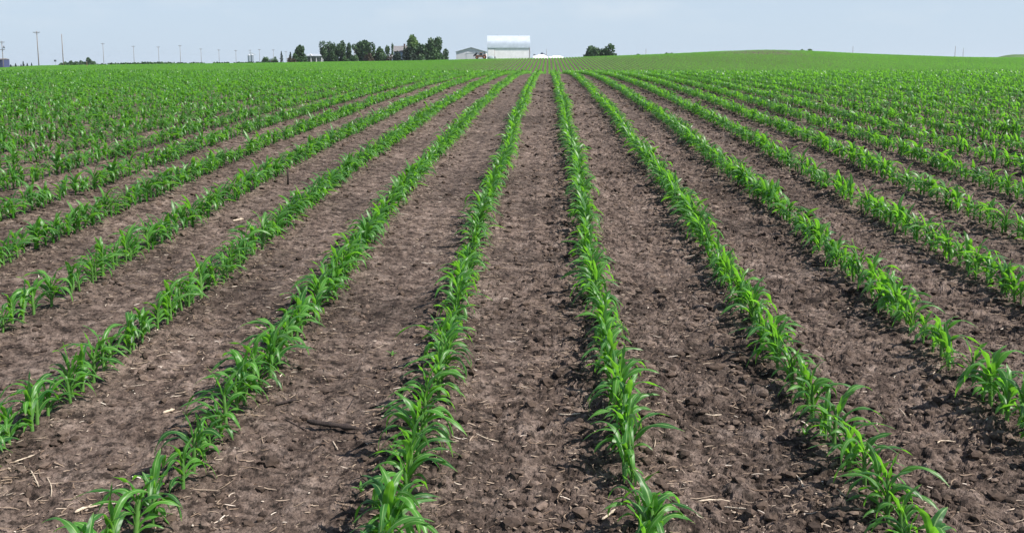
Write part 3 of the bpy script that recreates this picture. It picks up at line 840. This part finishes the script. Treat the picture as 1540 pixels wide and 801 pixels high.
PL = [(2.5, 62, 400, 'leftmost utility pole with two crossarms at the picture edge', 2, True),
      (55, 47, 330, 'tallest utility pole with single crossarm, second from the left', 1, False),
      (92.5, 51.5, 345, 'tall bare pole without crossarm, third from the left', 0, False),
      (154.5, 65, 600, 'utility pole with crossarm right of the hazy grove', 1, False),
      (200.5, 69, 650, 'fifth utility pole from the left, short with wide crossarm', 1, False),
      (238, 70, 670, 'sixth utility pole from the left', 1, False),
      (270.5, 68, 660, 'seventh utility pole from the left, slightly taller than neighbours', 1, False),
      (302, 73, 720, 'eighth utility pole from the left', 1, False),
      (329, 74.5, 740, 'ninth utility pole from the left, over the short hedge piece', 1, False),
      (354.5, 75.5, 760, 'tenth utility pole from the left, just left of the grain bins', 1, False),
      (376, 75, 790, 'utility pole whose top shows above the grain bins', 1, False),
      (390, 74, 780, 'utility pole right beside the grain bins', 1, False),
      (411, 74.5, 800, 'utility pole above the farmstead shrubs', 1, False),
      (430, 77, 830, 'last utility pole of the line, above the cone-shaped spruce', 1, False),
      (971.5, 73.5, 640, 'faint utility pole right of the two lone round trees', 0, False),
      (1283, 69.5, 640, 'faint thin pole beyond the right slope of the hill', 0, False),
      (1437, 69.5, 560, 'thin pole at right above the low saddle', 0, False),
      (1449, 72.5, 640, 'fainter thin pole just right of the saddle pole', 0, False),
      (822, 74, 700, 'faint pole behind the white bags right of the barn', 0, False)]
for a in PL: pole(a[0], a[1], a[2], a[3], a[4] > 0, a[4], a[5])
# road sign and marker
c = W(83, 90.3, 330); b = float(zg(c[0], 330)); H = c[2] - b
root = empty('road_sign', (c[0], 330, b), 0, 'small road sign on a thin post between the two tall poles', 'road sign')
MB().tube([(0, 0, -.3), (0, 0, H)], .035, 6).build('post', M_SIGN, root)
MB().box(-.42, .42, -.08, -.04, H - .62, H + .05).build('panel', M_SIGN, root, bevel=.01)
c = W(130.5, 93, 205); b = float(zg(c[0], 205)); H = c[2] - b
root = empty('marker_post', (c[0], 205, b), 0, 'thin faded red marker post standing in the far left of the field', 'marker post')
MB().tube([(0, 0, -.2), (0, 0, H)], [.03, .025], 6).build('rod', M_RED, root)
MB().tube([(0, 0, H - .01), (0, 0, H + .05), (0, 0, H + .06)], [.04, .04, .01], 6).build('cap', M_BAG, root)

# ------------------------------------------------------------------ buildings
def at(px, D): 
    c = W(px, 90, D); return c[0], float(zg(c[0], D))
def zpix(py, px, D): return W(px, py, D)[2]
# --- white barn with rounded roof
D = 480; m = D / F_PX
xl = W(733.3, 80, D)[0]; xr = W(796.5, 80, D)[0]; cx = (xl + xr) / 2; b = float(zg(cx, D)) 
L = (xr - xl) / 2; zw = zpix(72.3, 765, D) - b; zt = zpix(53.2, 765, D) - b; dep = 13.0
root = empty('barn', (cx, D, b), R(3), 'large white barn with high rounded metal roof on the skyline', 'barn')
MB().box(-L, L, 0, dep, -.5, zw).build('wall', M_WHITE, root)
rh = zt - zw; prof = []
N_ = 20
for i in range(N_ + 1):
    t = math.pi * i / N_
    prof.append((dep / 2 - (dep / 2 + .35) * math.cos(t), zw + .01 + rh * math.sin(t) ** .66))
mb = MB(); npf = len(prof); x0_, x1_ = -L - .25, L + .25
mb.add([(x0_, y_, z_) for y_, z_ in prof] + [(x1_, y_, z_) for y_, z_ in prof], [(i, i + 1, npf + i + 1, npf + i) for i in range(npf - 1)])
mb.add([(x0_, y_, z_) for y_, z_ in prof], [tuple(range(npf))]); mb.add([(x1_, y_, z_) for y_, z_ in prof], [tuple(range(npf))]); rf = mb.build('roof', M_GALV, root)
for p_ in rf.data.polygons: p_.use_smooth = len(p_.vertices) == 4
for xx in (-5.3, 5.6):
    mv = MB(); mv.tube([(xx, dep / 2, zt - .1), (xx, dep / 2, zt + .35)], .35, 10); mv.tube([(xx, dep / 2, zt + .3), (xx, dep / 2, zt + .55)], [.5, .1], 10); mv.build('vent', M_GREYR, rf, True)
wx = -L + (743.5 - 733.3) * m
mb = MB(); mb.box(-L + .25, wx, -.10, -.005, .1, zw - .5); dr = mb.build('door', M_WHITE, root, bevel=.02)
mb = MB(); mb.box(-L + .1, wx + 1.0, -.2, -.11, zw - .5, zw - .38); mb.build('track', M_GREYR, dr)
mb = MB(); mb.box(wx - .4, wx - .3, -.18, -.101, 1.2, 2.0); mb.build('handle', M_DARK, dr)
mb = MB(); mb.box(wx + .05, wx + .17, -.06, -.003, 0, zw - .55); mb.build('door_post', M_TRIM, root)
mb = MB(); mb.box(L + .003, L + .25, -.12, .35, 0, zw - .02); mb.build('corner_trim', M_TRIM, root)
mb = MB(); mb.box(-L - .1, L + .1, -.16, -.003, zw - .3, zw - .05); mb.build('gutter', M_GALV, root)
# --- grey gable shed
D = 505; m = D / F_PX
xl = W(686, 80, D)[0]; xr = W(731, 80, D)[0]; cx = (xl + xr) / 2; b = float(zg(cx, D)); L = (xr - xl) / 2
ze = zpix(78.2, 707, D) - b; za = zpix(71.8, 707, D) - b
root = empty('shed', (cx, D, b), R(2), 'light grey gabled shed left of the white barn', 'shed')
MB().prism([(-L, -.5), (L, -.5), (L, ze), (0, za - .1), (-L, ze)], 0, 18).build('wall', M_GREYW, root)
mb = MB()
mb.prism([(-L - .4, ze - .12), (0, za), (0, za + .22), (-L - .4, ze + .1)], -.5, 18.5)
mb.prism([(L + .4, ze - .12), (L + .4, ze + .1), (0, za + .22), (0, za)], -.5, 18.5)
mb.build('roof', M_GREYR, root)
mb = MB(); mb.box(-L + .9, -L + 2.0, -.08, -.004, 0, 4.2 + 2); mb.build('door', M_DARK, root)
mb = MB(); mb.box(-2.5, 2.5, -.1, -.004, 0, ze - .8); d_ = mb.build('sliding_door', M_GREYW, root)
mb = MB(); mb.box(-2.8, 2.8, -.16, -.101, ze - .8, ze - .6); mb.build('track', M_GREYR, d_)
# --- house
D = 512; m = D / F_PX
xl = W(592.5, 80, D)[0]; xr = W(618, 80, D)[0]; cx = (xl + xr) / 2; b = float(zg(cx, D)); L = (xr - xl) / 2
zr = zpix(69.6, 600, D) - b; ze = zpix(77, 600, D) - b
root = empty('house', (cx, D, b), R(6), 'farmhouse with grey roof and pale walls half hidden by dark spruces', 'house')
MB().prismx([(0, -.5), (8, -.5), (8, ze), (4, zr - .15), (0, ze)], -L, L).build('wall', M_HOUSEW, root)
mb = MB(); mb.prismx([(-.5, ze - .35), (4, zr), (4, zr + .2), (-.5, ze - .1)], -L - .3, L + .3)
mb.prismx([(8.5, ze - .35), (8.5, ze - .1), (4, zr + .2), (4, zr)], -L - .3, L + .3); rf = mb.build('roof', M_SHING, root)
xc = W(607.8, 70, D)[0] - cx
mb = MB(); mb.box(xc - .45, xc + .45, 3.4, 4.4, zr - .5, zpix(66.3, 607, D) - b); mb.box(xc - .55, xc + .55, 3.3, 4.5, zpix(66.3, 607, D) - b, zpix(65.9, 607, D) - b); mb.build('chimney', M_BRICK, rf)
for xx in (-L + 1.1, -L + 3.0, -L + 5.2):
    w_ = MB().box(xx - .45, xx + .45, -.06, -.004, ze - 2.1, ze - .8).build('window', M_GLASS, root)
    MB().box(xx - .55, xx + .55, -.12, -.061, ze - 2.25, ze - 2.11).build('sill', M_WHITE, w_)
mb = MB(); mb.prismx([(-3, -.5), (-.01, -.5), (-.01, ze - 2.4), (-3, ze - 3.3)], -L - 1.0, -L + 2.6); mb.build('porch', M_HOUSEW, root)
mb = MB(); mb.prismx([(-3.3, ze - 3.3), (-.01, ze - 2.3), (-.01, ze - 2.15), (-3.3, ze - 3.15)], -L - 1.2, -L + 2.8); mb.build('porch_roof', M_SHING, root)
# --- machine shed with white posts
D = 515; m = D / F_PX
xl = W(460.5, 80, D)[0]; xr = W(485, 80, D)[0]; cx = (xl + xr) / 2; b = float(zg(cx, D)); L = (xr - xl) / 2; ze = zpix(84.6, 470, D) - b
root = empty('machine_shed', (cx, D, b), 0, 'low open-fronted machine shed with white posts between two tree clumps', 'shed')
mb = MB(); mb.box(-L, L, 5.8, 6, -.5, ze); mb.box(-L, -L + .15, .2, 5.79, -.5, ze); mb.box(L - .15, L, .2, 5.79, -.5, ze); mb.build('wall', M_GREYR, root)
mb = MB(); mb.prismx([(-.4, ze), (6.3, ze + 1.1), (6.3, ze + 1.25), (-.4, ze + .15)], -L - .3, L + .3); mb.build('roof', M_GREYR, root)
for px_ in (461.5, 467.5, 475.5, 483.5):
    xx = W(px_, 80, D)[0] - cx
    MB().box(xx - .18, xx + .18, -.15, .15, -.4, ze - .005).build('post', M_WHITE, root)
xx = W(467.3, 80, D)[0] - cx
mb = MB(); mb.prism([(xx - .9, ze + .1), (xx + .9, ze + .1), (xx, zpix(81.3, 467, D) - b)], -.5, .9); mb.build('dormer', M_GREYW, root)
# --- dark blue shed cut by the left edge
D = 520
xr = W(2.6, 80, D)[0]; cx = xr - 3; b = float(zg(cx, D)); ze = zpix(89.5, 0, D) - b
root = empty('blue_shed', (cx, D, b), 0, 'dark blue shed cut off by the left picture edge', 'shed')
MB().box(-3, 3, 0, 7, -.5, ze).build('wall', M_DBLUE, root)
MB().prismx([(-.3, ze + .01), (7.3, ze + .01), (3.5, ze + .7)], -3.2, 3.2).build('roof', M_SHING, root)
# --- grain bins
for i, (pc, wpx, yt, ye, lab) in enumerate([(374.7, 4.4, 82.0, 83.6, 'left one of two blue-grey grain bins behind the hedge'), (379.3, 4.6, 81.2, 83.0, 'right one of two blue-grey grain bins, with loading spout')]):
    D = 640 + i * 3; c = W(pc, 85, D); b = float(zg(c[0], D)); r_ = wpx / 2 / F_PX * D; zt = zpix(yt, pc, D) - b; ze = zpix(ye, pc, D) - b
    root = empty('grain_bin', (c[0], D, b), 0, lab, 'grain bin', 'grain bins')
    MB().tube([(0, 0, -.3), (0, 0, ze)], r_, 24).build('cylinder_wall', M_BIN, root, False)
    MB().tube([(0, 0, ze + .005), (0, 0, zt), (0, 0, zt + .3)], [r_ + .1, .3, .25], 24).build('cone_roof', M_GREYR, root, False)
    if i == 1:
        MB().tube([(-1.2, -.2, zt + .9), (-.9, -.2, zt + 1.2), (2.7, -.2, zt - .7)], .12, 6).build('spout', M_GREYR, root)
        MB().box(-1.5, -.9, -.5, .1, zt + .2, zt + 1.1).build('elevator_head', M_GREYR, root)
# --- tractor with loader
D = 455; m = D / F_PX
c = W(722.5, 88, D); b = float(zg(c[0], D)); gz = zpix(89.0, 722, D)
root = empty('tractor', (c[0], D, gz), 0, 'orange tractor with dark front attachment parked between grey shed and white barn', 'tractor')
# a low berm of soil would carry it; the machine stands on the crest side
def wheel(x, y, r_, w_, nm='wheel'):
    mb = MB(); mb.tube([(x, y - w_ / 2, r_), (x, y - w_ / 2 + .06, r_), (x, y + w_ / 2 - .06, r_), (x, y + w_ / 2, r_)], [r_ * .86, r_, r_, r_ * .86], 20); t_ = mb.build('wheel', M_TYRE, root)
    mr = MB(); mr.tube([(x, y - w_ / 2 - .02, r_), (x, y + w_ / 2 + .02, r_)], r_ * .45, 12); mr.build('rim', M_ORANGE, t_)
for yy in (-.85, .85):
    wheel(2.0, yy, .95, .5); wheel(-1.7, yy, .75, .42)
MB().box(-.6, 2.9, -.45, .45, .95, 1.75).build('body', M_ORANGE, root, bevel=.12)
MB().box(1.3, 2.85, -1.15, 1.15, 1.95, 2.15).build('fender', M_ORANGE, root, bevel=.06)
MB().prism([(-2.35, .8), (-.62, .85), (-.62, 1.95), (-1.9, 1.9), (-2.35, 1.5)], -.42, .42).build('hood', M_ORANGE, root)
MB().prism([(-.5, 1.76), (1.0, 1.76), (1.0, 2.9), (.1, 2.95), (-.3, 2.8)], -.6, .6).build('cab', M_GLASS, root)
MB().box(-.45, 1.15, -.7, .7, 2.96, 3.1).build('cab_roof', M_ORANGE, root, bevel=.04)
MB().tube([(1.9, 0, 1.9), (1.9, 0, 3.3)], .12, 8).build('exhaust', M_TYRE, root)
for yy in (-.55, .55): MB().tube([(-.4, yy, 2.1), (-1.6, yy, 2.7), (-2.7, yy, 2.2)], .1, 6).build('loader_arm', M_BLUEK, root)
MB().prism([(-3.4, 1.2), (-2.5, 1.5), (-2.2, 2.8), (-1.4, 3.2), (-1.6, 2.4), (-2.6, 1.9), (-3.3, 1.9)], -1.3, 1.3).build('bucket', M_BLUEK, root)
# ground pad: tractor wheels stand on a raised yard behind the crest
# --- tarp-covered heap in front of barn
D = 452
c = W(738.5, 86, D); gz = zpix(90.0, 738, D); top = zpix(84.2, 738, D) - gz
r = np.random.default_rng(5); V = IV.copy(); V = V / (np.abs(V) ** 3).sum(1)[:, None] ** (1 / 3)
V = V * np.array([6.0 / F_PX * D, 1.3, top]); V[:, 2] = np.maximum(V[:, 2], -.3); V += .04 * r.normal(size=V.shape)
root = empty('covered_heap', (c[0], D, gz), 0, 'low rounded grey-green heap at the left corner of the white barn', 'covered heap')
np_mesh('tarpaulin', V, IF, M_TANK, root)
MB().box(5.2 / F_PX * D, 6.6 / F_PX * D, -.6, .6, -.2, top * .8).build('end_board', M_DARK, root, bevel=.05)
# --- silage bags
def bag(px0, px1, ytop, D, lab, seed):
    A = W(px0, ytop, D); B = W(px1, ytop, D); cx = (A[0] + B[0]) / 2; b = float(zg(cx, D)); Ln = B[0] - A[0]; H = A[2] - b
    r = np.random.default_rng(seed); ns = max(8, int(Ln / .8)); k = 14; V = []
    for i in range(ns + 1):
        t = i / ns; e = math.sin(math.pi * min(1, max(0, t * (1 - t) * 4 * 1.2)) / 2) ** .25 if 0 < t < 1 else .45
        s_ = e * (1 + .03 * r.normal())
        for j in range(k):
            a = 2 * math.pi * j / k; V.append((-Ln / 2 + t * Ln, 1.6 * s_ * math.cos(a), H * .5 + H * .5 * s_ * math.sin(a)))
    idx = np.arange((ns + 1) * k).reshape(ns + 1, k); i2 = np.roll(idx, -1, 1)
    F = np.stack([idx[:-1].ravel(), i2[:-1].ravel(), i2[1:].ravel(), idx[1:].ravel()], 1)
    o = np_mesh('silage_bag', V, F, M_BAG); o.location = (cx, D, b)
    tag(o, lab, 'silage bag', 'white silage bags')
bag(798, 826, 83.2, 470, 'long white silage bag immediately right of the barn', 1)
bag(822, 850, 84.0, 474, 'long white silage bag farthest right, sinking behind the crest', 2)
bag(806, 822, 81.6, 482, 'higher white silage bag behind, below the dark auger', 3)
# --- dark auger
D = 478; c = W(815, 80.5, D); b = float(zg(c[0], D)); h0 = zpix(80.6, 815, D) - b
root = empty('grain_auger', (c[0], D, b), 0, 'dark grain auger with raised hopper poking above the white bags', 'auger')
mb = MB(); mb.add([(-.75,-.5,h0-.45),(.75,-.5,h0-.45),(.75,.5,h0-.45),(-.75,.5,h0-.45),(-.45,-.35,h0+.4),(.45,-.35,h0+.4),(.45,.35,h0+.4),(-.45,.35,h0+.4)], [(0,3,2,1),(4,5,6,7),(0,1,5,4),(1,2,6,5),(2,3,7,6),(3,0,4,7)])
mb.build('hopper', M_BLUEK, root, bevel=.05)
MB().tube([(.3, 0, h0 + .1), (1.2, 0, h0 - .1), (2.7, 0, h0 - 1.2)], .14, 8).build('tube', M_SIGN, root)
for s_ in (-1, 1): MB().tube([(0, s_ * .3, h0 - .4), (-.3, s_ * .9, 0)], .07, 6).build('leg', M_SIGN, root)
mb = MB(); mb.box(-4.4, -3.3, -.5, .5, 0, zpix(81.8, 803, D) - b); o = mb.build('feed_box', M_SIGN, None, bevel=.04)
o.location = (c[0], D + 2, b); tag(o, 'small grey box showing between barn and the dark auger', 'box')

# ------------------------------------------------------------------ sky and sun
HAZE = .00007
SUN_EL, SUN_AZ = 50.0, 105.0      # azimuth clockwise from +Y (up the rows)
w = bpy.data.worlds.new('World'); sc.world = w; w.use_nodes = True
nt = w.node_tree; nt.nodes.clear()
out = nd(nt, 'OutputWorld'); bg = nd(nt, 'Background', ins={'Strength': .075})
sky = nd(nt, 'TexSky', sky_type='NISHITA', sun_disc=False, sun_elevation=R(SUN_EL), sun_rotation=R(SUN_AZ), altitude=300, air_density=1.0, dust_density=1.2, ozone_density=1.5)
tc = nd(nt, 'TexCoord').outputs['Generated']
mp = nd(nt, 'Mapping', ins={'Scale': (1.0, 1.0, 3.2)}); nt.links.new(tc, mp.inputs[0])
cn = noise(nt, mp.outputs[0], 9, 8, .55)
cr = ramp(nt, [(.49, 0), (.74, .55)], cn)
el = nd(nt, 'SeparateXYZ'); nt.links.new(tc, el.inputs[0])
er = ramp(nt, [(.025, 0), (.07, .8), (.2, 1)], el.outputs[2])
cf = nd(nt, 'Math', operation='MULTIPLY'); nt.links.new(cr.outputs[0], cf.inputs[0]); nt.links.new(er.outputs[0], cf.inputs[1])
tintn = mixc(nt, sky.outputs[0], (.86, .97, 1.16), 1.0, 'MULTIPLY')
hz = ramp(nt, [(0, .92), (.12, .85), (.5, .25), (1, .1)], el.outputs[2])
tintn = mixc(nt, tintn, (4.75, 5.75, 6.85), hz.outputs[0])
cc = mixc(nt, tintn, (6.5, 6.95, 7.3), cf.outputs[0])
nt.links.new(cc, bg.inputs['Color']); nt.links.new(bg.outputs[0], out.inputs[0])
sl = bpy.data.lights.new('sun', 'SUN'); sl.energy = 5.0; sl.angle = R(.53); sl.color = (1.0, .955, .89)
so = bpy.data.objects.new('sun', sl); COL.objects.link(so)
sdv = Vector((math.sin(R(SUN_AZ)) * math.cos(R(SUN_EL)), math.cos(R(SUN_AZ)) * math.cos(R(SUN_EL)), math.sin(R(SUN_EL))))
so.rotation_euler = sdv.to_track_quat('Z', 'Y').to_euler(); so.location = sdv * 50

# ------------------------------------------------------------------ air
mb = MB(); mb.box(-6400, 6400, -320, 4700, -7.5, 45)
m_, nt, out = new_mat('hazy_air')
pv = nt.nodes.new('ShaderNodeVolumePrincipled'); pv.inputs['Density'].default_value = HAZE; pv.inputs['Color'].default_value = (.86, .92, 1.0, 1); pv.inputs['Anisotropy'].default_value = .2
nt.links.new(pv.outputs[0], out.inputs['Volume'])
tag(mb.build('haze', m_), 'thin pale summer haze over the whole field', 'haze', kind='stuff')
# ------------------------------------------------------------------ camera and output
cd = bpy.data.cameras.new('camera'); cd.sensor_width = 36; cd.lens = 36 * F_PX / 1540; cd.shift_y = -(400.5 - CY) / 1540; cd.clip_start = .05; cd.clip_end = 20000
co = bpy.data.objects.new('camera', cd); COL.objects.link(co)
rot = Matrix((RGT, UPV, -FWD)).transposed()
co.matrix_world = Matrix.Translation(CAM) @ rot.to_4x4()
sc.camera = co
sc.render.engine = 'CYCLES'
sc.cycles.max_bounces = 6; sc.cycles.transparent_max_bounces = 4; sc.cycles.diffuse_bounces = 3
sc.view_settings.view_transform = 'Standard'; sc.view_settings.look = 'None'
sc.view_settings.exposure = 0.75; sc.view_settings.gamma = 1
